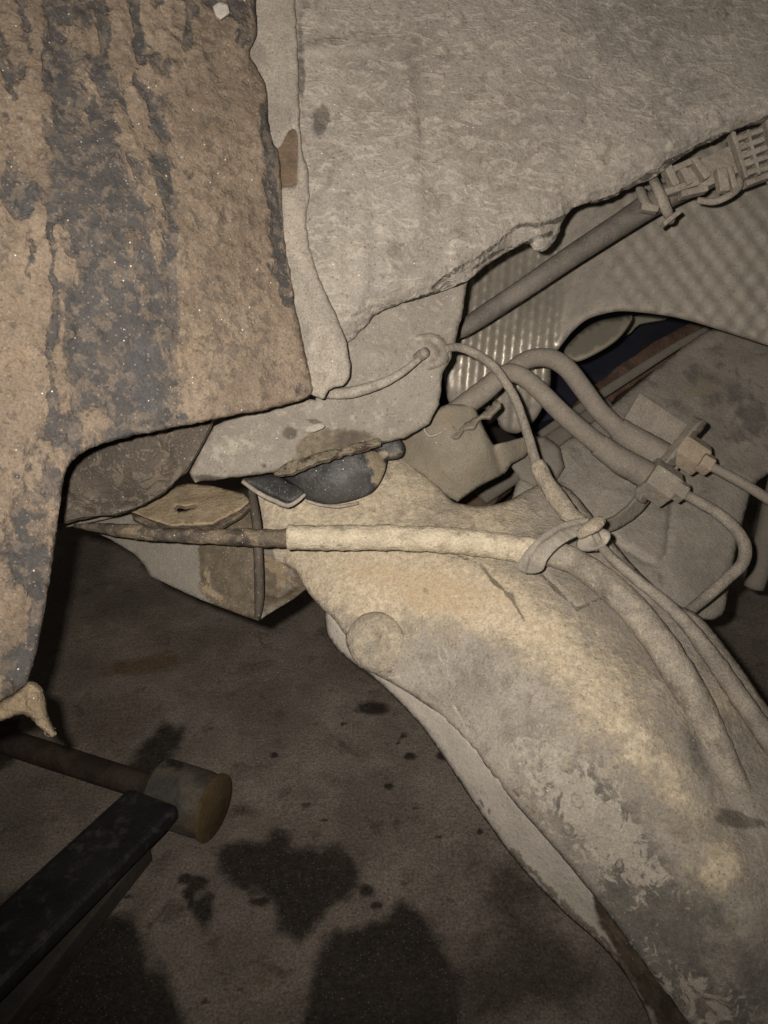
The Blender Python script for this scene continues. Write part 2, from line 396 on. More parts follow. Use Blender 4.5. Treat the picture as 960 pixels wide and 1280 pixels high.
M['sleeve'] = mat('bushing_steel', (.205, .182, .138), (.275, .245, .19), 22, .15, fine=.2, bump=.3, glint=.97, layers=[
    dict(base=.4, scale=26, amp=1.4, soft=.2, col=((.24, .19, .13), (.26, .215, .155)), op=.6)])
M['shield'] = mat('aluminium_heat_shield', (.36, .325, .265), (.46, .42, .345), 18, .2, rough=.42, metal=.55, fine=.2, bump=.15, glint=.97, layers=[
    dict(attr='dusty', scale=30, amp=.9, soft=.2, col=((.33, .30, .25), (.385, .35, .295)), rough=.85)])
M['cream'] = mat('dull_pale_plate', (.30, .27, .205), (.36, .325, .25), 14, .2, fine=.15, bump=.2, glint=None)
M['tray'] = mat('grimy_tray', (.062, .052, .040), (.098, .082, .063), 24, .15, rough=.7, fine=.4, bump=.5, glint=.88, gscale=230, layers=[
    dict(attr='mud', scale=85, amp=2.0, soft=.12, dist=1.6, col=((.17, .142, .108), (.13, .108, .082)), op=.85, h=.0005)])
M['plate'] = mat('sandy_plate', (.24, .185, .115), (.34, .27, .175), 50, .15, fine=.35, bump=.6, glint=.94)
M['box'] = mat('bracket_wall', (.165, .15, .125), (.205, .187, .155), 20, .2, fine=.25, bump=.3, glint=.96, layers=[
    dict(attr='grime', scale=70, amp=.9, soft=.08, dist=.8, col=((.085, .068, .046), (.13, .105, .072)), rough=.5, h=.0004),
    dict(attr='mud', scale=100, amp=1.5, soft=.1, col=((.20, .155, .10), (.25, .20, .135)), h=.0006)])
M['rust'] = mat('rusty_steel', (.10, .06, .042), (.16, .105, .072), 30, .15, fine=.5, bump=.7, glint=None, layers=[
    dict(base=.35, scale=20, amp=1.4, soft=.15, col=((.05, .036, .03), (.07, .05, .04)))])
M['greybar'] = mat('dull_grey_bar', (.17, .152, .125), (.205, .185, .15), 30, .2, fine=.2, bump=.3, glint=None)
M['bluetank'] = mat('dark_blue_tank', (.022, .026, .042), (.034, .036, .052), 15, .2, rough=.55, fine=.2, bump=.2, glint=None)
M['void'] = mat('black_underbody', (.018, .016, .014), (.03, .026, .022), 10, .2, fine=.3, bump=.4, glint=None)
M['flap'] = mat('mud_crusted_lip', (.22, .17, .108), (.30, .24, .158), 60, .15, fine=.35, bump=1., glint=.92, layers=[
    dict(base=.30, scale=70, amp=1.2, soft=.1, col=((.16, .115, .07), (.2, .15, .095)))])
M['chip'] = mat('pale_chip', (.42, .39, .34), (.5, .46, .4), 60, .15, fine=.2, bump=.4, glint=None)
M['wood'] = mat('brown_exposed_patch', (.11, .08, .053), (.17, .125, .082), 60, .15, fine=.35, bump=.6, glint=None)
M['jackdark'] = mat('grimy_black_paint', (.016, .016, .018), (.03, .029, .029), 20, .15, rough=.5, fine=.4, bump=.5, glint=None, layers=[
    dict(base=.36, scale=60, amp=1.3, soft=.12, col=((.055, .05, .045), (.08, .072, .062)), op=.8)])
M['jackgrey'] = mat('dusty_black_paint', (.05, .046, .038), (.075, .068, .056), 20, .15, rough=.7, fine=.4, bump=.4, glint=None)
M['jackrust'] = mat('dark_rusty_axle', (.035, .026, .021), (.075, .052, .039), 26, .15, rough=.7, fine=.5, bump=.6, glint=None)
M['roller'] = mat('worn_steel_roller', (.07, .064, .056), (.15, .132, .10), 24, .12, rough=.6, fine=.4, bump=.6, glint=None, layers=[
    dict(base=.36, scale=30, amp=1.5, soft=.12, col=((.20, .14, .06), (.15, .10, .05)), op=.7),
    dict(base=.33, scale=24, amp=1.4, soft=.1, col=((.03, .028, .026), (.04, .036, .032)))])
M['brass'] = mat('yellowed_cap', (.12, .085, .04), (.165, .12, .06), 30, .2, rough=.7, fine=.4, bump=.5, glint=None, layers=[dict(base=.38, scale=40, amp=1.4, soft=.15, col=((.06, .045, .028), (.08, .06, .035)), op=.7)])

# ------------------------------------------------------------------ floor
def build_floor():
    def axis(lo, hi, a, b, fine):
        mid = np.arange(a, b, fine); L = a-np.geomspace(.02, a-lo, 14)[::-1]; R = b+np.geomspace(.02, hi-b, 14)
        return np.concatenate([L, mid, R])
    xs = axis(-4, 4, -.62, .72, .0055); ys = axis(-3, 7, .38, 1.9, .0055)
    X, Y = np.meshgrid(xs, ys); n = X.size
    p = np.stack([X.ravel(), Y.ravel(), np.zeros(n)], 1)
    px, py, d = proj(p); bad = d < .25; px = np.where(bad, -5000, px); py = np.where(bad, 5000, py)
    p[:, 2] = .003*(fbm(p[:, 0]*6, p[:, 1]*6, 3)-.5)
    s1 = [(265,1065),(290,1050),(330,1055),(345,1035),(360,1040),(365,1055),(400,1060),(415,1055),(440,1070),(452,1090),(445,1110),(415,1130),(395,1155),(375,1180),(345,1165),(340,1125),(320,1110),(290,1105),(270,1090)]
    s2 = [(385,1240),(400,1190),(430,1165),(480,1150),(500,1125),(520,1135),(545,1160),(560,1200),(575,1220),(580,1300),(560,1420),(380,1420),(375,1300)]
    s3 = [(-200,1150),(-50,1125),(20,1120),(90,1150),(130,1145),(170,1150),(190,1200),(220,1240),(245,1300),(240,1450),(-200,1450)]
    s4 = [(150,962),(165,950),(185,925),(205,903),(228,912),(234,925),(215,945),(205,965),(190,985),(150,985)]
    s5 = [(-60,1000),(-60,890),(20,905),(30,930),(10,960)]
    st = np.zeros(n)
    for s, so in ((s1, 20), (s2, 22), (s3, 34), (s4, 18), (s5, 16)): st = np.maximum(st, pmask(s, so)(px, py))
    for bx, by, rx, ry in ((255,1140,13,22),(248,1103,13,9),(232,1098,9,7),(262,1122,8,8),(236,1118,8,6),(225,1100,6,4),(240,1130,6,6),(160,1122,8,4),
                           (465,886,20,8),(505,920,5,4),(512,945,8,5),(553,945,9,5),(497,928,3,3),(486,983,6,4),(548,1048,6,4),(343,944,6,4),(383,1007,6,4),(460,1115,9,8),(470,1132,8,5),(325,1128,12,5),(520,1010,4,3),(405,1025,4,3),(255,1250,7,5),(300,1235,5,4),(430,905,4,3),(600,1040,5,4)):
        u = np.hypot((px-bx)/rx, (py-by)/ry); st = np.maximum(st, np.clip(1.05-.55*u, 0, 1)*(u < 2.2))
    fa = blobs(.0, [(302,1014,26,14,0,.62),(660,1170,80,50,20,.62),(700,1235,90,40,0,.62),(640,1110,60,30,30,.45),(600,1250,60,60,0,.5),(480,1230,120,60,0,.5),(300,960,60,30,0,.25),(90,980,80,40,10,.25),(650,1030,40,60,40,.35),(130,1080,70,50,0,.25),(430,1090,60,50,0,.35)])(px, py)
    ru = blobs(.0, [(170,832,60,14,-6,.75),(200,826,24,9,-6,.5),(70,1000,70,40,10,.35),(330,1230,60,40,0,.4),(120,905,60,20,20,.3)])(px, py)
    ny, nx = X.shape; i = np.arange((ny-1)*(nx-1)); r = i//(nx-1); c = i % (nx-1); a = r*nx+c
    F = np.stack([a, a+1, a+nx+1, a+nx], 1)
    me = bpy.data.meshes.new('floor'); me.from_pydata(p.tolist(), [], F.tolist()); me.update()
    me.polygons.foreach_set('use_smooth', [True]*len(F))
    for nm, v in (('stain', st), ('faint', fa), ('rust', ru)):
        at = me.attributes.new(nm, 'FLOAT', 'POINT'); at.data.foreach_set('value', v.astype(np.float32))
    o = link('floor', me, M['floor']); o['kind'] = 'structure'
build_floor()

# ------------------------------------------------------------------ car body: inner wheel arch, seam flange, chassis rail, floor pan
body = thing('car_body', 'dusty grey wheel arch with a seam flange and chassis rail, above the trailing arm', 'car body', P(600, 200, .68))
fend_edge = [(1010,138),(960,152),(930,160),(880,180),(840,205),(812,225),(780,238),(760,250),(720,258),(704,275),(696,296),(684,312),(670,314),(660,304),(640,312),(610,330),(582,352),(540,368),(500,380),(470,393),(457,408),(440,425),(425,436)]
fend = [(355,-60),(700,-60),(1010,-60)]+fend_edge+[(400,440),(375,380),(365,200)]
def fend_relief(x, y):
    e = segdist(x, y, fend_edge, False)
    n1 = fbm(x/26+3, y/26, 5); n2 = fbm(x/9, y/9, 6, 3)
    ter = 0
    for k, (off, hgt) in enumerate(((8, .0022), (19, .0018), (33, .0013))):
        ed = e+(fbm((x*.75+y*.5)/38, (y-x*.55)/9, 40+k)-.5)*(20+8*k); ter = ter-hgt*(1-sstep(off-1.2, off+1.2, ed))*sstep(.35, .5, fbm(x/60, y/60, 60+k)+.12)
    r = ter - .010*np.clip(1-e/34, 0, 1)**2
    r = r + .0030*(fbm(x/60, y/60, 8)-.5) + .0012*(n1-.5) + .0006*(n2-.5)
    # pressed ridge near the seam and soft upright folds below it
    r = r + .0030*np.exp(-((y-60+.03*(x-380))/9)**2)*sstep(370, 385, x)*(1-sstep(470, 492, x))
    r = r + .0035*np.exp(-((x-505-.06*(y-60))/13)**2)*sstep(55, 95, y)*(1-sstep(250, 330, y))
    for fx in (410, 445, 480, 520, 562): r = r + .0011*np.sin((x-fx)/36*6.28)*np.exp(-((x-fx)/20)**2)*sstep(170, 260, y)*(1-sstep(330, 400, y))
    return r
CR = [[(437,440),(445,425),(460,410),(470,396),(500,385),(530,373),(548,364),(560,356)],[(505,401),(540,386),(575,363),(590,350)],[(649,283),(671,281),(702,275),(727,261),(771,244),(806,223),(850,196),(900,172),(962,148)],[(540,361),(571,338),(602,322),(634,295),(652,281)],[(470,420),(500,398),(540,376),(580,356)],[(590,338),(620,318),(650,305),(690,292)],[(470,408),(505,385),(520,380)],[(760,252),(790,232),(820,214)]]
def cracks(x, y):  # dirt and gap shade of the cracks, drawn as dark lines in the colour
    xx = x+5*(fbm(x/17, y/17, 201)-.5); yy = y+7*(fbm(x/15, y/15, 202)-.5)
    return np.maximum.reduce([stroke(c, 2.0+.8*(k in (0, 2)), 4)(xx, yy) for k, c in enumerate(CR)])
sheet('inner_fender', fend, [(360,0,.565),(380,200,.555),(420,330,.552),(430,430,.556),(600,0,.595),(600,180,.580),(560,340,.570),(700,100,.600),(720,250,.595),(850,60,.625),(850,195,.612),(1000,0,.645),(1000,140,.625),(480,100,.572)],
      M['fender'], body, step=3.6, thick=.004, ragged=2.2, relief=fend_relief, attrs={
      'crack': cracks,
      'pale': blobs(.12, [(430,330,70,110,0,.36),(420,110,60,50,0,.25),(560,220,60,60,0,.2),(440,60,60,12,0,.35),(700,180,160,40,-20,.12)]),
      'dark': blobs(.05, [(400,150,13,24,0,.85),(378,120,8,60,0,.45),(375,60,6,60,0,.4),(430,22,50,14,0,.3),(392,62,16,5,0,.25),(440,76,40,5,0,.28),(490,66,14,6,0,.35),(525,130,10,60,-5,.22),(515,230,7,60,0,.14),(450,75,20,9,0,.2),(412,420,20,14,0,.2),(560,300,60,40,0,.08)])})
strip = [(300,-60),(298,0),(296,66),(305,108),(315,150),(325,178),(349,186),(359,168),(368,161),(372,178),(371,205),(369,231),(361,233),(335,236),(340,270),(345,310),(352,355),(362,405),(372,450),(380,484),(402,499),(412,488),(430,481),(437,471),(437,452),(433,430),(425,405),(411,375),(396,340),(387,305),(383,275),(386,240),(383,205),(376,180),(374,120),(371,50),(369,0),(368,-60)]
sheet('seam_flange', strip, [(340,0,.556),(370,0,.558),(345,200,.546),(380,200,.548),(375,400,.542),(425,400,.545),(400,490,.541),(435,470,.544)], M['strip'], body, step=3.5, thick=.006, ragged=2.0, roll=(4, .0015),
      relief=lambda x, y: .0014*(fbm(x/14, y/30, 21)-.5)+.0012*np.exp(-((x-352-(y/480)**2*50)/6)**2))
sheet('bare_patch', [(330,196),(345,180),(362,163),(374,160),(377,200),(374,238),(360,240),(335,232)], [(350,180,.551),(374,170,.552),(372,235,.550),(350,225,.549)], M['wood'], body, step=4, thick=.004, ragged=1.5)
rail = [(395,500),(400,430),(480,358),(560,345),(590,338),(583,360),(578,390),(571,420),(563,447),(553,468),(549,506),(536,530),(508,547),(470,556),(440,557),(395,572),(352,589),(330,592),(300,596),(244,603),(237,590),(250,562),(268,533),(320,498)]
rl = sheet('chassis_rail', rail, [(250,585,.600),(400,520,.585),(330,590,.600),(545,500,.598),(430,440,.576),(560,380,.602),(400,575,.600),(480,380,.590),(500,550,.605)], M['rail'], body, step=4, thick=.022, smooth=False, ragged=2.0, roll=(5, .002),
      relief=lambda x, y: .0022*(fbm(x/34, y/34, 31)-.5)+.0009*(fbm(x/8, y/8, 32)-.5)+.0035*np.exp(-(((x-470)/30)**2+((y-450)/16)**2)),
      attrs={'rust': pmask([(350,592),(366,572),(374,550),(392,538),(420,536),(455,540),(476,548),(470,566),(400,590)], 9), 'pale': blobs(.12, [(285,560,34,24,-30,.45),(430,440,40,30,0,.15),(480,500,60,30,0,.08)]),
             'dark': blobs(.02, [(362,541,13,11,0,.75),(392,527,16,5,10,.65),(440,545,26,12,0,.55),(330,582,6,5,0,.6),(258,598,34,8,5,.65),(410,560,40,14,-20,.35),(470,557,30,6,-10,.5),(500,549,16,5,-20,.4)])})
sheet('curled_edge', [(343,593),(352,582),(366,576),(400,565),(440,555),(474,548),(476,555),(430,568),(392,580),(362,592)], [(345,590,.594),(400,568,.588),(472,552,.598),(400,578,.583),(430,566,.588)], M['scab'], rl, step=3, thick=.005, ragged=2, relief=lambda x, y: .003*(fbm(x/10, y/6, 51)-.5))
sheet('paint_flake', [(379,538),(386,532),(400,529),(406,533),(398,538),(388,541)], [(380,538,.579),(405,530,.575),(395,540,.577)], M['rim'], rl, step=3, thick=.002)
def grom(x, y):
    u = np.hypot((x-532)/31, (y-440)/25)
    return .012*np.sqrt(np.clip(1-u*u, 0, 1))-.0012*np.exp(-((u-.6)/.12)**2)+.010*(fbm(x/15, y/15, 55)-.5)
gm = sheet('grommet', [(502,426),(512,414),(530,410),(548,414),(560,425),(563,440),(560,456),(545,462),(527,464),(512,458),(503,445)], [(500,440,.598),(565,440,.604),(530,410,.598),(530,465,.600)], M['rail'], rl, step=2.5, thick=.006, relief=grom, ragged=1.2,
      attrs={'pale': blobs(.35, []), 'dark': blobs(.0, [(520,432,5,4,0,.5)])})
sweep('bolt', [(521,448,.588,6),(527,444,.583,7),(532,440,.578,6.5)], M['clip'], gm, step=2, lump=.2)
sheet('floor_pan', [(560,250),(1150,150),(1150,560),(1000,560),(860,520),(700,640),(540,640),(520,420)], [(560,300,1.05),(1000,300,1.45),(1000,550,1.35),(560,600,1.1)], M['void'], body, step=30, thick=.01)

# ------------------------------------------------------------------ muddy outer panel
pan = thing('outer_body_panel', 'mud-caked dark body panel filling the upper left foreground', 'body panel', P(180, 700, .47))
panel = [(-60,-60),(322,-60),(320,0),(321,45),(312,66),(321,84),(332,108),(336,150),(341,178),(348,192),(353,236),(358,300),(366,360),(377,420),(388,470),(392,488),(380,500),(350,508),(300,518),(250,528),(200,538),(150,549),(115,560),(93,574),(82,592),(77,620),(72,660),(63,720),(54,775),(45,820),(32,855),(12,870),(-60,892)]
pmud0 = blobs(.56, [(200,520,60,40,0,-.15),(90,260,40,200,0,-.10),(150,400,50,140,0,-.10),(40,100,36,120,0,.22),(20,350,50,90,0,.3),(35,480,40,70,0,.22),(285,300,70,300,0,.30),(215,120,60,150,0,.12),(300,470,80,60,0,.25),(150,30,36,90,5,.12),
                   (75,110,16,150,0,-.26),(115,180,34,90,-8,-.22),(140,330,52,140,0,-.20),(180,470,42,80,0,-.42),(100,470,20,60,0,-.14),(32,255,18,40,0,-.40),(20,100,10,40,-20,-.22),(205,250,9,120,-4,-.30),(175,60,6,80,-10,-.25),(200,160,7,70,-25,-.22),(130,30,6,60,0,-.2),(335,240,10,120,-3,-.30),(305,20,26,30,0,-.25),(220,40,30,60,0,-.18),
                   (30,690,26,60,0,-.30),(50,620,22,30,0,.0),(5,640,26,60,0,.15),(10,760,22,60,0,.26),(45,780,12,50,5,-.22),(60,560,40,30,0,.1),(25,580,26,30,0,-.14),(25,830,26,22,0,-.30)])
runs = [([(22,-10),(36,40),(38,70),(26,92)],6),([(-5,78),(12,104),(20,122)],5),([(58,-10),(62,40),(54,90)],6),([(122,-10),(132,50),(128,78),(114,96)],5),([(166,-10),(172,60),(172,100),(188,124),(200,150),(212,170)],5),([(185,160),(186,185),(205,208),(212,235),(222,290),(214,350),(222,420)],6),([(155,126),(165,150),(172,175)],3.5),([(62,240),(64,300),(68,380),(62,450),(66,540)],5),([(152,230),(180,260),(184,330)],5),([(40,300),(34,340),(40,360)],4),([(330,130),(340,200),(348,290),(360,380)],6),([(240,10),(236,50)],5),([(262,0),(280,14),(296,8)],7)]
def pmud(x, y):
    v = pmud0(x, y)
    xx = x+14*(fbm(x/14, y/14, 301)-.5)
    for p, wd in runs: v = v-.30*np.exp(-(segdist(xx, y, p, False)/wd)**2)
    return np.clip(v, 0, 1)
def pan_relief(x, y):
    m = pmud(x, y); n = fbm(x/20, y/30, 71); f = fbm(x/7, y/7, 72, 3); rd = fbm(x/13+4, y/13, 73, 3)
    th = sstep(.42, .62, m+(n-.5)*1.3)
    return .0016*th + .0016*(f-.5)*(.35+.65*th) + .0016*sstep(.55, .75, rd)*th + .003*(fbm(x/120, y/120, 75)-.5)
pn = sheet('panel_skin', panel, [(-40,0,.455),(330,0,.551),(0,400,.445),(200,300,.485),(350,300,.539),(380,490,.536),(200,535,.487),(80,600,.462),(0,700,.445),(60,720,.455),(0,870,.445),(40,840,.452)], M['panel'], pan, step=3.7, thick=.010, ragged=1.8, roll=(6, .003), relief=pan_relief,
      attrs={'mud': pmud, 'pits': blobs(.24, [(280,300,70,260,0,.17),(290,440,70,60,0,.12),(240,60,50,80,0,.10)]), 'crust': blobs(.05, [(20,330,30,50,0,.4),(20,440,30,50,0,.42),(245,400,30,40,0,.3),(300,150,40,30,0,.3),(325,315,24,24,0,.3),(240,470,30,40,0,.4),(10,760,14,50,0,.45),(290,440,50,40,0,.2)]),
             'bare': blobs(.0, [(180,455,30,60,0,.62),(32,258,14,32,0,.7),(125,170,22,30,0,.45),(110,70,10,40,0,.4),(150,280,20,40,0,.35),(30,690,16,36,0,.4),(218,288,10,20,0,.4),(28,830,20,14,0,.55),(15,230,8,16,0,.4),(190,500,26,22,0,.4)])})
flap = [(-60,898),(-20,880),(14,868),(34,852),(46,853),(55,862),(58,878),(60,892),(66,905),(71,918),(65,922),(52,913),(40,901),(28,893),(14,898),(-10,906),(-60,922)]
sheet('torn_lip', flap, [(-40,900,.452),(40,855,.458),(70,920,.455),(20,890,.448),(55,870,.462)], M['flap'], pan, step=3, thick=.008, ragged=1.6, roll=(7, .005), relief=lambda x, y: .008*(fbm(x/11, y/11, 81)-.5)-.004*sstep(30, 40, x)*np.exp(-((x-34)/5)**2))
sheet('paint_chip', [(266,8),(274,2),(285,6),(287,16),(276,24),(270,20)], [(266,8,.519),(287,6,.523),(276,24,.520)], M['chip'], pan, step=3, thick=.003, smooth=False)

# ------------------------------------------------------------------ heat shield
hs = thing('heat_shield', 'dimpled and corrugated aluminium heat shield behind the diagonal conduit', 'heat shield', P(760, 420, .8))
shield = [(560,300),(700,200),(1020,120),(1020,450),(960,432),(905,414),(850,398),(805,391),(775,389),(752,393),(733,400),(716,414),(703,430),(692,446),(689,462),(688,482),(680,506),(664,530),(645,542),(628,536),(616,520),(604,511),(588,520),(560,500),(552,420)]
def sh_relief(x, y):
    xs = x+.10*(y-380)
    rib = np.cos((xs-583)/21*6.283)*(1-sstep(690, 712, x))*sstep(560, 585, x)
    bead = .5+.5*np.cos(y/14*6.283+np.floor((xs-583+10)/21)*2.1)
    a, b = (x*.80+y*.6)/21, (x*.80-y*.6)/21
    dim = (np.cos(a*6.283)+np.cos(b*6.283))*.5*sstep(735, 790, x)
    wr = (fbm((x+y*.3)/10, y/50, 91, 3)-.5)*(sstep(690, 715, x)*(1-sstep(770, 820, x)))
    return 0.0026*rib*(.7+.3*bead) + .0017*dim + .004*wr + .004*(fbm(x/70, y/70, 92)-.5)
sheet('shield_skin', shield, [(560,320,.775),(600,500,.765),(690,340,.765),(700,440,.745),(780,385,.735),(850,300,.740),(960,250,.735),(960,430,.745),(1000,150,.76),(680,540,.78)], M['shield'], hs, step=3.6, thick=.0025, roll=(8, .004), relief=sh_relief,
      holes=[[(611,508),(613,500),(617,508),(614,514)],[(616,530),(621,524),(623,530),(619,533)]],
      attrs={'dusty': lambda x, y: np.clip(.30+.45*sstep(690, 720, x)+.3*sstep(470, 500, y)+.12*np.sin((x+.10*(y-380)-583)/21*6.283+2.2)*(x < 700), 0, 1)})
sheet('shield_tail', [(705,440),(720,420),(745,402),(770,396),(790,394),(784,408),(770,424),(745,440),(720,450)], [(705,440,.86),(790,395,.88),(750,420,.865)], M['cream'], hs, step=6, thick=.003)

# ------------------------------------------------------------------ things far behind: tank, crossmember
tk = thing('fuel_tank', 'dark blue tank seen in the gap under the heat shield', 'tank', P(760, 470, 1.15))
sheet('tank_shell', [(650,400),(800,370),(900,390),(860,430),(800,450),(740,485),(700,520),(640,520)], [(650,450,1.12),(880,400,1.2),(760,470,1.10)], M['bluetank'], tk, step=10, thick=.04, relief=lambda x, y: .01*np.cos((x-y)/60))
sheet('tank_strap', [(778,405),(800,394),(835,398),(800,405),(785,418)], [(778,405,1.05),(835,398,1.08),(790,415,1.05)], M['cream'], tk, step=6, thick=.006)
xm = thing('crossmember', 'rusty crossmember with a pale edge running behind the brake hoses', 'crossmember', P(740, 540, .98))
sheet('web', [(560,640),(620,580),(690,530),(745,480),(800,440),(860,405),(900,395),(915,408),(870,430),(800,475),(730,525),(690,560),(640,600),(600,650)], [(600,620,.93),(900,400,1.08),(740,510,.99),(690,560,.96)], M['rust'], xm, step=6, thick=.03, ragged=3, relief=lambda x, y: .006*np.cos((y+.62*x)/16)+.006*(fbm(x/20, y/20, 99)-.5))
sweep('edge_flange', [(655,560,.925,7),(720,514,.94,6),(790,468,.965,6),(850,430,.985,5),(885,412,1.0,5)], M['greybar'], xm, step=8, flat=.5)
sweep('lower_flange', [(600,618,.90,15),(690,556,.915,15),(762,506,.93,10)], M['greybar'], xm, step=8, flat=.5)

# ------------------------------------------------------------------ trailing arm and axle beam
arm = thing('trailing_arm', 'sand-dusted grey trailing arm sweeping down to the lower right corner', 'suspension arm', P(640, 1000, .55))
ARM = [(318,600),(360,572),(450,548),(505,560),(532,592),(552,612),(567,627),(600,632),(632,627),(660,612),(684,602),(712,612),(745,650),(790,705),(840,752),(872,768),(905,805),(960,882),(1010,955),(1110,1080),(1220,1420),(945,1420),(900,1335),(860,1280),(805,1205),(750,1130),(695,1063),(640,1000),(600,948),(562,905),(522,874),(486,852),(462,838),(440,806),(415,772),(400,758),(380,733),(368,712),(340,700),(322,690),(315,650)]
ARMC = [(320,620,.655),(330,690,.645),(450,600,.655),(560,620,.65),(450,700,.615),(600,690,.602),(400,760,.612),(470,800,.590),(680,620,.655),(700,740,.575),(560,880,.560),(650,830,.545),(700,1000,.510),(800,900,.515),(850,780,.590),(900,880,.540),(960,900,.560),(960,1000,.510),(750,1130,.505),(860,1280,.475),(900,1100,.475),(960,1280,.460),(1050,1100,.49),(1050,1400,.46),(920,1400,.46)]
fARM = tps(ARMC)
groove = [(775,740),(812,795),(845,850),(870,905),(890,960),(935,1040)]
def arm_relief(x, y):
    r = .0030*(fbm(x/70, y/70, 111)-.5)+.0008*(fbm(x/13, y/13, 112)-.5)+.0003*(fbm(x/5, y/5, 113, 2)-.5)
    r = r - .003*np.exp(-(segdist(x, y, groove, False)/13)**2)
    u = np.hypot((x-466)/40, (y-804)/36); r = r + .0005*(1-sstep(.9, 1.05, u))
    dp = sdf(x, y, [(668,700),(722,760),(770,738),(800,700),(740,660)]); r = r + .0026*sstep(-1.5, 1.5, dp)
    return r
sand_m = blobs(.22, [(600,770,110,40,20,.30),(440,740,60,40,30,.25),(700,850,70,26,45,.25),(350,625,50,30,0,.15),(430,690,100,60,0,.50),(540,725,130,55,12,.48),(620,650,60,30,0,.40),(480,610,90,40,0,.5),(360,650,40,40,0,.2),(690,800,90,30,35,.30),(760,870,50,60,40,.35),(800,930,60,26,50,.42),(850,1000,50,30,45,.40),(900,1085,28,34,30,.75),(940,900,40,18,55,.30),(650,760,80,30,20,.2),(470,800,50,40,0,.16),(890,880,30,40,50,.25),(915,1150,20,14,0,.35),
                   (580,850,60,60,45,-.2),(640,900,60,60,45,-.12),(760,1100,100,60,45,-.3),(900,1220,100,70,0,-.3)])
armdark = blobs(.06, [(360,700,30,18,20,.4),(330,660,20,30,0,.25),(395,745,18,18,40,.35),(535,740,14,12,0,.5),(600,705,14,5,30,.45),(640,745,10,24,-35,.45),(660,775,8,14,-30,.35),(905,1020,26,12,10,.55),(940,1030,40,12,5,.5),(930,1130,40,26,0,.35),(920,1180,26,14,0,.4),(450,790,7,8,0,.5),(575,835,7,10,-20,.4),(770,960,7,6,0,.4),(670,610,8,14,0,.4),(655,1000,10,12,45,.4),(480,585,14,34,-20,.45),(870,890,8,70,-28,.3),(775,760,6,50,-40,.3)])
armline = vmax(*[stroke(p, w_, 4) for p, w_ in (([(567,692),(600,706),(617,727),(640,748),(655,775)], 1.8),([(668,708),(690,732),(722,762),(742,752),(760,744)], 2.2),([(440,834),(456,842),(474,844),(492,838)], 1.2),([(640,985),(655,1004),(668,1016)], 1.5))])
aface = sheet('arm_shell', ARM, fARM, M['arm'], arm, step=4, thick=.022, ragged=.6, roll=(7, .003), relief=arm_relief, attrs={
      'sand': sand_m,
      'tan': blobs(.0, [(480,720,70,28,10,.56),(590,745,70,30,20,.56),(530,755,60,24,0,.42),(700,830,50,16,40,.35),(790,920,40,14,50,.3),(690,790,60,14,35,.3),(440,610,60,20,0,.25),(545,590,30,20,30,.3)]),
      'oil': blobs(.14, [(720,1000,80,50,45,.28),(790,1080,70,40,45,.28),(560,840,50,40,30,.12),(800,1180,90,60,45,.45),(880,1240,90,70,40,.4),(790,1120,60,40,0,.35),(960,1200,50,120,0,.35),(700,980,60,50,45,.3),(860,1130,50,60,0,.3),(890,1030,20,40,0,.2),(770,1020,60,40,30,.25),(880,960,14,80,-28,.3),(590,860,50,60,40,.15)]),
      'line': vmax(*[stroke(p, 1.2, 4) for p in ([(530,771),(545,790),(558,814),(561,849)],[(567,883),(576,898),(585,917)],[(577,727),(611,731)],[(545,800),(552,830)],[(640,930),(650,955)],[(495,842),(530,840)],[(440,848),(500,848)])]),
      'splash': blobs(.0, [(700,960,50,50,40,.50),(760,1040,60,50,40,.55),(800,1090,50,30,20,.5),(650,940,30,30,0,.3),(820,1220,80,40,40,.42),(900,1260,60,40,40,.4),(720,1010,60,40,30,.4),(940,870,40,50,50,.4),(840,860,50,50,50,.25)]),
      'dark': lambda x, y: np.maximum(armdark(x, y), armline(x, y))})
LIP = [(407,762),(406,780),(411,797),(430,820),(470,850),(520,900),(552,943),(580,986),(640,1071),(700,1136),(760,1191),(800,1250),(816,1290),(850,1420),(985,1420),(910,1335),(866,1270),(812,1196),(757,1121),(702,1055),(647,992),(607,940),(569,897),(530,866),(490,840),(460,815),(440,790),(420,765)]
CRE = [(420,765),(460,815),(490,840),(530,866),(569,897),(607,940),(647,992),(702,1055),(757,1121),(812,1196),(866,1270),(910,1335)]
def lip_d(x, y): return fARM(x, y)+.0028+.00042*np.maximum(segdist(x, y, CRE, False)-9, 0)
sheet('lower_flange', LIP, lip_d, M['lip'], arm, step=4, thick=.006, ragged=1.0, roll=(6, .004), relief=lambda x, y: .0012*(fbm(x/16, y/16, 121)-.5),
      attrs={'oil': pmask([(742,1118),(765,1112),(800,1165),(840,1215),(900,1300),(940,1420),(870,1420),(830,1290),(795,1235),(765,1185),(745,1145)], 16),
             'worn': vmax(stroke([(640,1062),(700,1127),(758,1180),(790,1225)], 3, 7), stroke([(590,985),(625,1035)], 1, 7))})
bs = sheet('bolt_boss', [(432,800),(440,778),(458,766),(480,766),(498,780),(506,800),(500,822),(488,838),(468,842),(446,830)], lambda x, y: fARM(x, y)-.0036, M['arm'], arm, step=3, thick=.01, roll=(11, .0040), relief=lambda x, y: -.003*np.exp(-(np.hypot(x-466, y-794)/7)**2)+.001*(fbm(x/7, y/7, 124)-.5),
      attrs={'sand': blobs(.44, [(466,780,40,20,0,.12)]), 'tan': blobs(0, []), 'oil': blobs(.1, []), 'line': blobs(0, []), 'splash': blobs(0, []), 'dark': blobs(.0, [(466,791,7,7,0,.55)])})
BEAM = [(640,640),(648,600),(662,584),(700,556),(735,531),(770,503),(800,478),(835,450),(862,428),(884,414),(910,410),(960,428),(1020,455),(1020,560),(965,590),(942,608),(930,650),(918,700),(905,765),(880,775),(800,760),(700,720)]
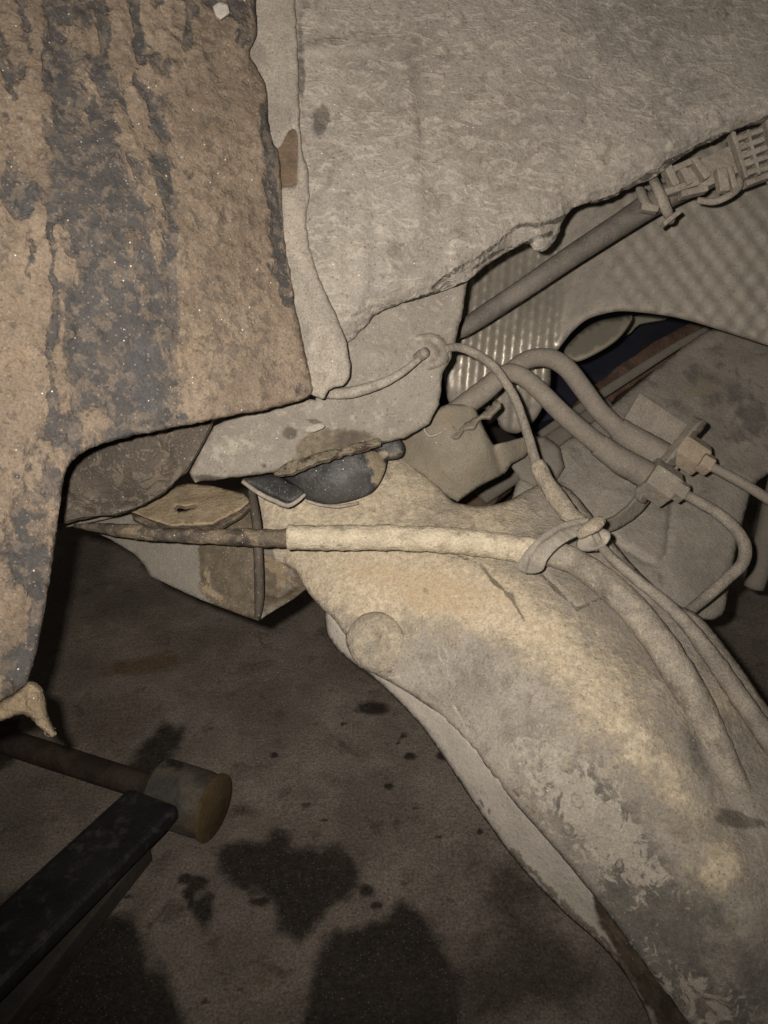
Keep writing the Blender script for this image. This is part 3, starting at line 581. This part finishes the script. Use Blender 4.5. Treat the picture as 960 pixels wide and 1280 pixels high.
tri = [(742,655),(775,680),(806,700),(822,704),(833,694),(837,660),(841,622)]
def beam_relief(x, y):
    return -.005*np.exp(-(segdist(x, y, tri, False)/4)**2)+.002*inside(x, y, tri+[(760,610)])+.002*(fbm(x/45, y/45, 131)-.5)+.0006*(fbm(x/10, y/10, 132)-.5)
sheet('axle_beam', BEAM, [(650,610,.705),(860,430,.86),(960,440,.87),(700,700,.665),(860,740,.675),(940,620,.76),(800,600,.735),(900,760,.69),(1020,560,.82)], M['beam'], arm, step=4, thick=.03, ragged=1.5, roll=(8, .005), relief=beam_relief,
      attrs={'dark': blobs(.22, [(900,500,60,50,-20,.25),(870,465,50,20,-30,.25),(780,530,40,20,-40,.2),(700,590,40,20,-40,.25),(940,540,40,60,0,.2),(870,680,40,30,20,.12),(760,650,40,30,0,.12)]),
             'sand': blobs(.1, [(880,485,44,14,-14,.55),(780,585,30,14,0,.35),(750,600,30,20,0,.2)])})
sheet('bushing_sleeve', [(490,545),(520,522),(560,505),(592,506),(608,540),(617,556),(634,552),(660,545),(670,556),(655,572),(640,580),(631,592),(600,608),(572,627),(550,618),(530,596),(500,578)],
      [(490,560,.675),(530,540,.648),(590,520,.650),(570,570,.640),(560,615,.662),(610,590,.662),(640,560,.672),(665,555,.69),(605,560,.648)], M['sleeve'], arm, step=3.5, thick=.03, smooth=False, roll=(4, .002),
      relief=lambda x, y: -.004*np.exp(-((x-618-.3*(y-560))/5)**2)+.0016*np.exp(-(segdist(x, y, [(545,600),(555,588),(563,598),(560,618)], False)/3)**2)+.0012*(fbm(x/30, y/30, 141)-.5))
sheet('sleeve_collar', [(626,563),(640,553),(657,545),(684,546),(700,560),(706,584),(694,604),(669,609),(651,600),(634,577)], [(632,575,.715),(700,545,.725),(720,600,.715),(660,600,.71)], M['greybar'], arm, step=5, thick=.015, smooth=False, roll=(6, .003), relief=lambda x, y: .003*sstep(-2, 2, (y-574)+.42*(x-640)))

# ------------------------------------------------------------------ rubber bushing on the arm
rb = thing('rubber_bushing', 'dark rubber bushing between the chassis rail and the sandy arm', 'bushing', P(415, 625, .65))
def dome(x, y):
    u = np.hypot((x-420)/78, (y-588)/48); return .034*np.sqrt(np.clip(1-u*u, 0, 1))+.006*np.exp(-(((x-445)/16)**2+((y-560)/14)**2))+.001*(fbm(x/9, y/9, 151)-.5)-.004*np.exp(-(((x-455)/14)**2+((y-605)/14)**2))
sheet('dome', [(342,590),(370,572),(400,560),(440,545),(470,545),(484,560),(482,585),(474,604),(464,616),(442,625),(415,630),(388,626),(368,614)], [(342,592,.652),(480,560,.652),(415,630,.648),(420,550,.656)], M['rubber'], rb, step=3, thick=.02, relief=dome,
      attrs={'grime': blobs(.0, [(470,575,16,30,0,.5),(478,600,16,24,0,.5),(430,622,40,7,0,.35),(425,563,14,8,0,.35)])})
sheet('side_lobe', [(303,600),(320,595),(345,592),(362,602),(379,612),(378,622),(362,630),(345,624),(325,614)], [(303,600,.625),(345,592,.628),(378,615,.622),(360,630,.618)], M['rubber'], rb, step=3, thick=.02, roll=(6, .004), attrs={'grime': blobs(.1, [])})
sweep('lobe_rim', [(303,602,.618,2.6),(325,617,.613,3),(345,627,.610,3.2),(360,632,.609,3),(372,626,.610,2.6),(381,618,.614,2.2)], M['rim'], rb, step=4, lump=.25, segs=8)
sweep('dome_rim', [(383,626,.634,2),(400,631,.631,2),(425,633,.630,2),(448,629,.632,1.6)], M['rim'], rb, step=4, lump=.25, segs=8)
sheet('tab', [(466,552),(485,546),(500,549),(506,560),(502,571),(486,575),(472,572)], [(466,552,.632),(505,560,.628),(480,575,.630)], M['rubber'], rb, step=3, thick=.008, roll=(6, .004), attrs={'grime': blobs(.25, [(478,570,12,8,0,.4)])})

# ------------------------------------------------------------------ grimy tray and rod behind the panel
tr = tag(sheet('splash_tray', [(66,650),(66,600),(80,560),(140,530),(270,505),(262,532),(250,558),(236,582),(218,602),(196,620),(170,634),(140,643),(105,646)], [(70,640,.570),(90,560,.560),(262,528,.572),(236,585,.575),(150,640,.578),(160,590,.556)], M['tray'], None, step=4, thick=.004, roll=(5, -.003),
      relief=lambda x, y: .003*(fbm(x/30, y/30, 161)-.5)-.003*np.exp(-((np.hypot((x-150), (y-590)*1.2)-75)/6)**2), attrs={'mud': blobs(.38, [(150,600,60,40,0,.08),(215,550,30,30,0,.1),(200,590,14,30,30,.2),(148,601,5,5,0,.6),(110,625,14,12,0,.25),(120,560,30,20,0,-.1)])}),
      'grimy brown plastic tray under the muddy panel edge', 'tray')
tag(sweep('stay_rod', [(40,662,.64,7),(75,654,.635,7),(110,648,.63,6),(150,640,.625,5)], M['bracket'], step=6, flat=.7), 'short pale rod end below the grimy tray', 'rod')

# ------------------------------------------------------------------ jacking bracket
jb = thing('jacking_bracket', 'box bracket with a slotted sandy plate, left of the rubber bushing', 'bracket', P(300, 775, .62))
sheet('slotted_plate', [(164,640),(205,611),(236,604),(270,608),(304,617),(313,626),(300,637),(265,655),(213,657),(190,650)], [(163,641,.612),(236,604,.640),(313,626,.612),(265,655,.588),(212,657,.590)], M['plate'], jb, step=3, thick=.006, smooth=False, ragged=.8,
      relief=lambda x, y: .002*(fbm(x/12, y/12, 171)-.5)+.002*np.exp(-(((x-228)/22)**2+((y-628)/6)**2)), holes=[[(217,636),(221,631),(231,633),(244,630),(246,634),(234,638),(224,640)]])
sheet('plate_edge', [(164,640),(190,650),(213,657),(265,655),(300,637),(313,627),(314,633),(301,645),(267,664),(212,666),(189,659),(166,648)], [(164,642,.610),(213,662,.588),(265,660,.586),(313,629,.610)], M['darktube'], jb, step=3, thick=.004, smooth=False, ragged=.6)
sheet('side_wall', [(90,652),(150,640),(185,648),(225,656),(262,652),(298,634),(312,622),(322,640),(326,690),(325,740),(323,776),(300,768),(252,750),(215,733),(188,720),(181,706),(168,692),(138,674)], [(100,655,.66),(314,612,.625),(322,776,.612),(190,715,.635),(250,680,.622),(322,690,.610)], M['box'], jb, step=4, thick=.004, smooth=False, ragged=.6,
      relief=lambda x, y: .0012*(fbm(x/25, y/25, 181)-.5), attrs={'grime': pmask([(250,600),(330,600),(330,790),(300,772),(268,756),(252,735),(246,690)], 12), 'mud': blobs(.0, [(256,720,10,30,-8,.6),(270,745,22,9,25,.5),(285,690,20,30,0,.18),(240,660,30,12,0,.3)])})
sweep('folded_edge', [(314,612,.618,5),(320,650,.605,6),(323,700,.603,6),(324,750,.603,6),(322,772,.604,4)], M['tray'], jb, step=5, segs=10, lump=.1)
sheet('gusset', [(322,675),(360,680),(376,700),(384,735),(368,748),(348,760),(325,774)], [(322,680,.640),(384,735,.645),(325,772,.618),(370,690,.65)], M['box'], jb, step=3.5, thick=.004, smooth=False,
      relief=lambda x, y: .006*sstep(-2, 2, sdf(x, y, [(322,742),(345,750),(386,728),(392,760),(326,790)])), attrs={'grime': blobs(.42, [(330,735,16,20,0,.4),(372,740,14,14,0,.3)]), 'mud': blobs(.30, [(350,712,16,20,0,.4)])})

# ------------------------------------------------------------------ parking brake cable and its clip
pc = thing('parking_brake_cable', 'sand-crusted cable sheath crossing the arm and running down to the right', 'cable', P(500, 690, .585))
sweep('bare_sheath', [(93,657,.600,2.5),(125,660,.595,6),(160,664,.588,9),(200,668,.582,9),(235,670,.578,9),(280,671,.578,10),(320,672,.580,11.5),(366,673,.585,12)], M['darktube'], pc, step=4, lump=.22, seed=3)
sweep('sand_sleeve', [(360,672,.585,15.5),(400,672,.585,16),(470,672,.585,16),(540,674,.586,16),(600,679,.586,16.5),(640,685,.583,17),(680,692,.578,17)], M['sandy'], pc, step=4, lump=.14, segs=20, seed=5)
sweep('rear_sheath', [(650,687,.583,17),(690,692,.577,16.5),(722,704,.573,17),(760,731,.565,18),(800,772,.552,19),(838,824,.539,20),(870,880,.530,21),(900,945,.522,20),(940,1030,.512,18),(1000,1140,.503,18)], M['sheath'], pc, step=5, lump=.07, segs=22, seed=8)
cl = thing('cable_clip', 'curved grey clip hooked over the cable sheath', 'clip', P(690, 712, .57))
clip = [(648,712),(651,698),(663,682),(683,664),(706,652),(730,647),(746,650),(742,664),(724,669),(708,677),(694,688),(684,700),(678,713),(664,717)]
CMID = [(657,716),(662,697),(676,679),(698,664),(722,656),(748,653)]
sheet('clip_band', clip, [(650,711,.560),(664,682,.552),(706,652,.562),(748,655,.566),(716,676,.552),(680,704,.549),(675,713,.554)], M['clip'], cl, step=2, thick=.003,
      relief=lambda x, y: .0035*sstep(-1.2, 1.2, -sdf(x, y, CMID+[(748,600),(600,600),(620,716)]))+.0005*(fbm(x/8, y/8, 191)-.5))
eye = [(742+23*math.cos(t)*.93+13*math.sin(t)*.36, 675-23*math.cos(t)*.36+13*math.sin(t)*.93) for t in np.arange(24)*math.pi/12]
sheet('clip_eye', eye, [(720,684,.560),(764,668,.556),(742,662,.560),(742,690,.555)], M['clip'], cl, step=2, thick=.008, roll=(3, .002), relief=lambda x, y: -.004*np.exp(-(np.hypot((x-748)/9, (y-678)/6))**2))
sweep('mud_lump', [(724,670,.556,5),(734,662,.551,8),(744,655,.550,8.5),(752,650,.553,6)], M['muddywire'], cl, step=2, lump=.3, segs=16)

# ------------------------------------------------------------------ wheel speed sensor wire
sw = thing('sensor_wire', 'thin wire curving from the chassis rail down to the cable clip and along the arm', 'wire', P(660, 560, .6))
sweep('wire', [(556,436,.600,5),(572,434,.602,5.5),(595,442,.604,5.8),(620,462,.604,5.8),(642,495,.604,5.8),(657,535,.602,6),(668,572,.600,6.5),(674,588,.598,7)], M['wire'], sw, step=4, lump=.12)
sweep('clumped_sleeve', [(670,578,.596,9),(680,598,.594,11),(696,622,.588,11.5),(714,645,.578,11),(730,654,.570,9),(746,656,.562,7)], M['muddywire'], sw, step=4, lump=.22, seed=4)
sweep('lower_wire', [(744,668,.558,5),(754,686,.562,6),(775,707,.562,6.5),(800,728,.560,7),(830,752,.556,8),(858,780,.553,9),(890,822,.548,11),(925,872,.543,12.5),(965,930,.536,13.5),(1010,1000,.528,14)], M['wire'], sw, step=4, lump=.12)

tag(sweep('ground_wire', [(402,492,.574,6),(425,492,.571,7),(450,488,.570,7),(480,478,.571,6),(500,467,.572,5),(516,455,.574,4.5),(524,449,.576,4)], M['strip'], step=3, lump=.12), 'short grey wire drooping across the chassis rail to a grommet', 'wire')

# ------------------------------------------------------------------ conduit and connector
tag(sweep('conduit', [(566,420,.700,6),(576,413,.698,10),(600,397,.694,12),(650,364,.688,12.5),(710,323,.680,13.5),(770,284,.674,14.5),(820,252,.668,16),(880,222,.664,16),(940,195,.662,15),(1010,165,.66,15)], M['rod'], step=5, segs=18), 'straight dusty conduit crossing diagonally in front of the heat shield', 'conduit')
cn = thing('wire_connector', 'dusty plastic connector with clips and slots on the upper end of the conduit', 'connector', P(880, 240, .655))
mc = M['connector']
block('housing', 893, 213, .648, 84, 34, .016, 25, mc, cn)
for k, (x, y, lu, lv) in enumerate(((838, 222, 10, 26), (856, 222, 9, 22), (874, 212, 9, 30))): block('slot_rib', x, y, .636, lu, lv, .010, 25+5*k, mc, cn)
block('slot_bridge', 851, 235, .638, 44, 9, .008, 18, mc, cn)
block('slot_bridge', 850, 209, .638, 46, 8, .008, 24, mc, cn)
sweep('collar', [(814,219,.648,6),(820,232,.636,7),(828,248,.632,7.5),(834,264,.634,7),(840,276,.644,6)], mc, cn, step=3, lump=.15, flat=.7)
sweep('collar', [(800,236,.652,6),(804,248,.645,6.5),(812,258,.644,6)], mc, cn, step=3, lump=.15, flat=.7)
block('latch_tab', 811, 261, .640, 22, 9, .008, -8, mc, cn)
block('latch_tab', 838, 274, .636, 26, 6, .010, 38, mc, cn)
block('latch_tab', 866, 241, .634, 34, 8, .010, 14, mc, cn)
sweep('tray_lip', [(872,250,.632,4),(892,252,.630,4.5),(912,244,.630,4.5),(924,233,.632,4.5),(924,222,.634,4)], mc, cn, step=3, flat=.8)
block('tray_post', 902, 226, .634, 13, 30, .008, 8, mc, cn)
block('tray_post', 914, 224, .634, 7, 30, .008, 14, mc, cn)
block('comb_back', 938, 198, .650, 40, 60, .012, 17, M['rod'], cn)
for k in range(6): block('comb_tooth', 930+k*2.4+4, 171+k*11, .638, 38-(k % 2)*3, 6.5, .010, 20, mc, cn)
block('comb_post', 922, 196, .636, 5, 60, .010, 17, mc, cn)
block('comb_post', 940, 192, .637, 4, 58, .008, 15, mc, cn)
block('end_cap', 972, 188, .646, 30, 70, .022, 14, mc, cn)
sweep('lock_hook', [(950,212,.634,4),(958,210,.633,4),(966,202,.633,4),(968,190,.634,4)], mc, cn, step=3)

# ------------------------------------------------------------------ flexible brake hoses, bracket, pipes
h1 = thing('brake_hose', 'front dusty brake hose, bent sharply by the torn clamp and entering the bracket lower', 'brake hose', P(700, 520, .66), 'pair of brake hoses')
sweep('hose', [(548,532,.664,14),(575,511,.662,14),(603,490,.658,14),(622,474,.652,13),(636,466,.645,12),(652,470,.640,11.5),(672,486,.640,11.5),(705,519,.645,12),(740,549,.652,12.5),(760,563,.655,13)], M['hose'], h1, step=4, segs=18)
sweep('ferrule', [(748,556,.654,14.5),(775,575,.658,16.5),(805,592,.664,17),(828,604,.668,16)], M['hose'], h1, step=4, lump=.08)
h2 = thing('brake_hose', 'rear dusty brake hose arching highest before entering the bracket flange', 'brake hose', P(740, 480, .69), 'pair of brake hoses')
sweep('hose', [(632,474,.672,10),(645,458,.672,11),(665,448,.674,11.5),(688,448,.677,12),(708,460,.680,12),(728,485,.686,12),(748,512,.690,12),(772,536,.692,12.5),(785,546,.692,13)], M['hose'], h2, step=4, segs=18)
sweep('ferrule', [(772,536,.692,15),(795,552,.692,18),(825,570,.692,19),(845,580,.692,18)], M['hose'], h2, step=4, lump=.08)
bk = thing('hose_bracket', 'dusty steel bracket on the axle beam holding both brake hoses', 'bracket', P(800, 640, .69))
block('flange', 826, 534, .700, 94, 42, .004, -31, M['bracket'], bk, yaw=8)
sheet('upright_plate', [(872,529),(880,525),(884,531),(868,552),(849,577),(828,602),(814,620),(807,630),(799,626),(806,610),(822,590),(846,561)], [(880,528,.672),(840,570,.662),(800,620,.660),(745,665,.64)], M['bracket'], bk, step=4, thick=.010, ragged=.8)
sheet('leg', [(804,612),(813,624),(806,636),(790,650),(768,663),(750,665),(748,655),(768,646),(786,632)], [(806,618,.678),(790,640,.672),(750,660,.648)], M['bracket'], bk, step=3, thick=.004, ragged=.6)
block('lower_fitting', 824, 603, .662, 38, 52, .024, -34, M['bracket'], bk, sides=6, bev=.002)
block('fitting', 861, 566, .676, 38, 46, .024, -34, M['nut'], bk, sides=6, bev=.002)
p1 = thing('brake_pipe', 'straight steel brake pipe leaving the tan fitting toward the right edge', 'brake pipe', P(920, 600, .68), 'brake pipes on the bracket')
block('nut', 881, 579, .666, 16, 28, .02, -32, M['nut'], p1, sides=6)
sweep('pipe', [(885,581,.664,6),(910,594,.664,6.3),(940,611,.664,6.5),(985,640,.662,6.5),(1030,668,.66,6.5)], M['hose'], p1, step=5)
p2 = thing('brake_pipe', 'steel brake pipe bent in a hook, from the bracket back to the arm', 'brake pipe', P(920, 690, .66), 'brake pipes on the bracket')
block('nut', 848, 613, .654, 18, 28, .02, -32, M['bracket'], p2, sides=6)
sweep('pipe', [(848,614,.654,6.5),(868,624,.652,6.8),(895,640,.648,7.2),(918,660,.645,7.6),(931,682,.643,8),(928,704,.641,8),(910,722,.638,7.6),(888,742,.634,7.5),(866,760,.626,7.2),(850,772,.615,7)], M['wire'], p2, step=4, lump=.08)
tc = thing('torn_clamp', 'ragged torn metal clamp on the hose end above the bushing sleeve', 'clamp', P(580, 535, .65))
sheet('clamp_strip', [(556,542),(575,534),(592,522),(610,510),(622,500),(626,508),(616,516),(612,522),(600,524),(592,534),(580,538),(570,548)], [(556,542,.646),(620,503,.648),(590,530,.640)], M['sleeve'], tc, step=3, thick=.003, ragged=2.5)
sweep('wire_loop', [(528,522,.640,1.4),(530,536,.638,1.5),(537,545,.638,1.5),(550,541,.640,1.4),(558,534,.642,1.2)], M['rim'], tc, step=3, segs=8)
sweep('wire_loop', [(566,533,.638,1.2),(572,540,.637,1.2),(580,536,.638,1.2)], M['greybar'], tc, step=3, segs=8)
tag(sweep('hanging_hose', [(985,560,.86,14),(970,620,.85,14),(958,670,.84,13.5),(948,715,.83,13),(942,735,.83,12)], M['greybar'], step=6, segs=16), 'blunt pale hose end hanging in the dark gap at the right edge', 'hose')

# ------------------------------------------------------------------ floor jack
jk = thing('floor_jack', 'grimy floor jack with a steel roller and black frame on the stained concrete', 'floor jack', G(120, 1080))
RR = .0365; nrm = np.array([math.cos(math.radians(20)), -math.sin(math.radians(20)), 0])
fc = G(268, 1010, RR)
def cyl(name, c0, c1, rings, m, parent, segs=40):
    """turned part: rings of (position 0..1 along the axis, radius)"""
    ax = (c1-c0); L = np.linalg.norm(ax); ax = ax/L; a = np.array([0, 0, 1.]); a = a-ax*(a@ax); a /= np.linalg.norm(a); b = np.cross(ax, a)
    th = np.arange(segs)*2*math.pi/segs; V = []
    for t, r in rings: V += [c0+ax*t*L+r*(math.cos(q)*a+math.sin(q)*b) for q in th]
    n = len(rings); F = [(i*segs+j, i*segs+(j+1) % segs, (i+1)*segs+(j+1) % segs, (i+1)*segs+j) for i in range(n-1) for j in range(segs)]
    F += [tuple(range(segs))[::-1], tuple((n-1)*segs+j for j in range(segs))]
    me = bpy.data.meshes.new(name); me.from_pydata([tuple(v) for v in V], [], F); me.update()
    me.polygons.foreach_set('use_smooth', [True]*(len(F)-2)+[False]*2)
    me.set_sharp_from_angle(angle=.6)
    return link(name, me, m, parent)
ro = cyl('roller', fc-nrm*.072, fc-nrm*.002, [(0, .030), (.0, RR-.004), (.06, RR-.001), (.8, RR-.001), (.9, RR-.0025), (1, RR-.0025)], M['roller'], jk)
cyl('end_cap', fc-nrm*.003, fc+nrm*.001, [(0, RR), (.75, RR+.0005), (1, RR-.001)], M['brass'], ro)
cyl('axle', fc-nrm*.40, fc-nrm*.07, [(0, .0145), (.5, .015), (1, .0145)], M['jackrust'], jk, 24)
def bar(name, a, b, wid, hgt, m, parent, twist=0, bev=.006):
    a = np.array(a); b = np.array(b); ax = b-a; L = np.linalg.norm(ax); u = ax/L; s = np.cross(u, [0, 0, 1]); s /= np.linalg.norm(s); t = np.cross(s, u)
    bm = bmesh.new(); bmesh.ops.create_cube(bm, size=1); bmesh.ops.scale(bm, verts=bm.verts, vec=(L, wid, hgt))
    bmesh.ops.bevel(bm, geom=bm.edges[:], offset=bev, segments=3, profile=.6, affect='EDGES')
    R = Matrix([u, s, t]).transposed().to_3x3() @ Matrix.Rotation(math.radians(twist), 3, 'X'); o = Vector((a+b)/2)
    for v in bm.verts: v.co = R@v.co+o
    me = bpy.data.meshes.new(name); bm.to_mesh(me); bm.free(); return link(name, me, m, parent)
bar('side_bar', G(194, 1002, .060), G(-90, 1275, .085), .070, .020, M['jackdark'], jk, twist=-6, bev=.009)
bar('lower_rail', G(180, 1060, .016), G(-50, 1345, .016), .022, .026, M['jackgrey'], jk, bev=.004)
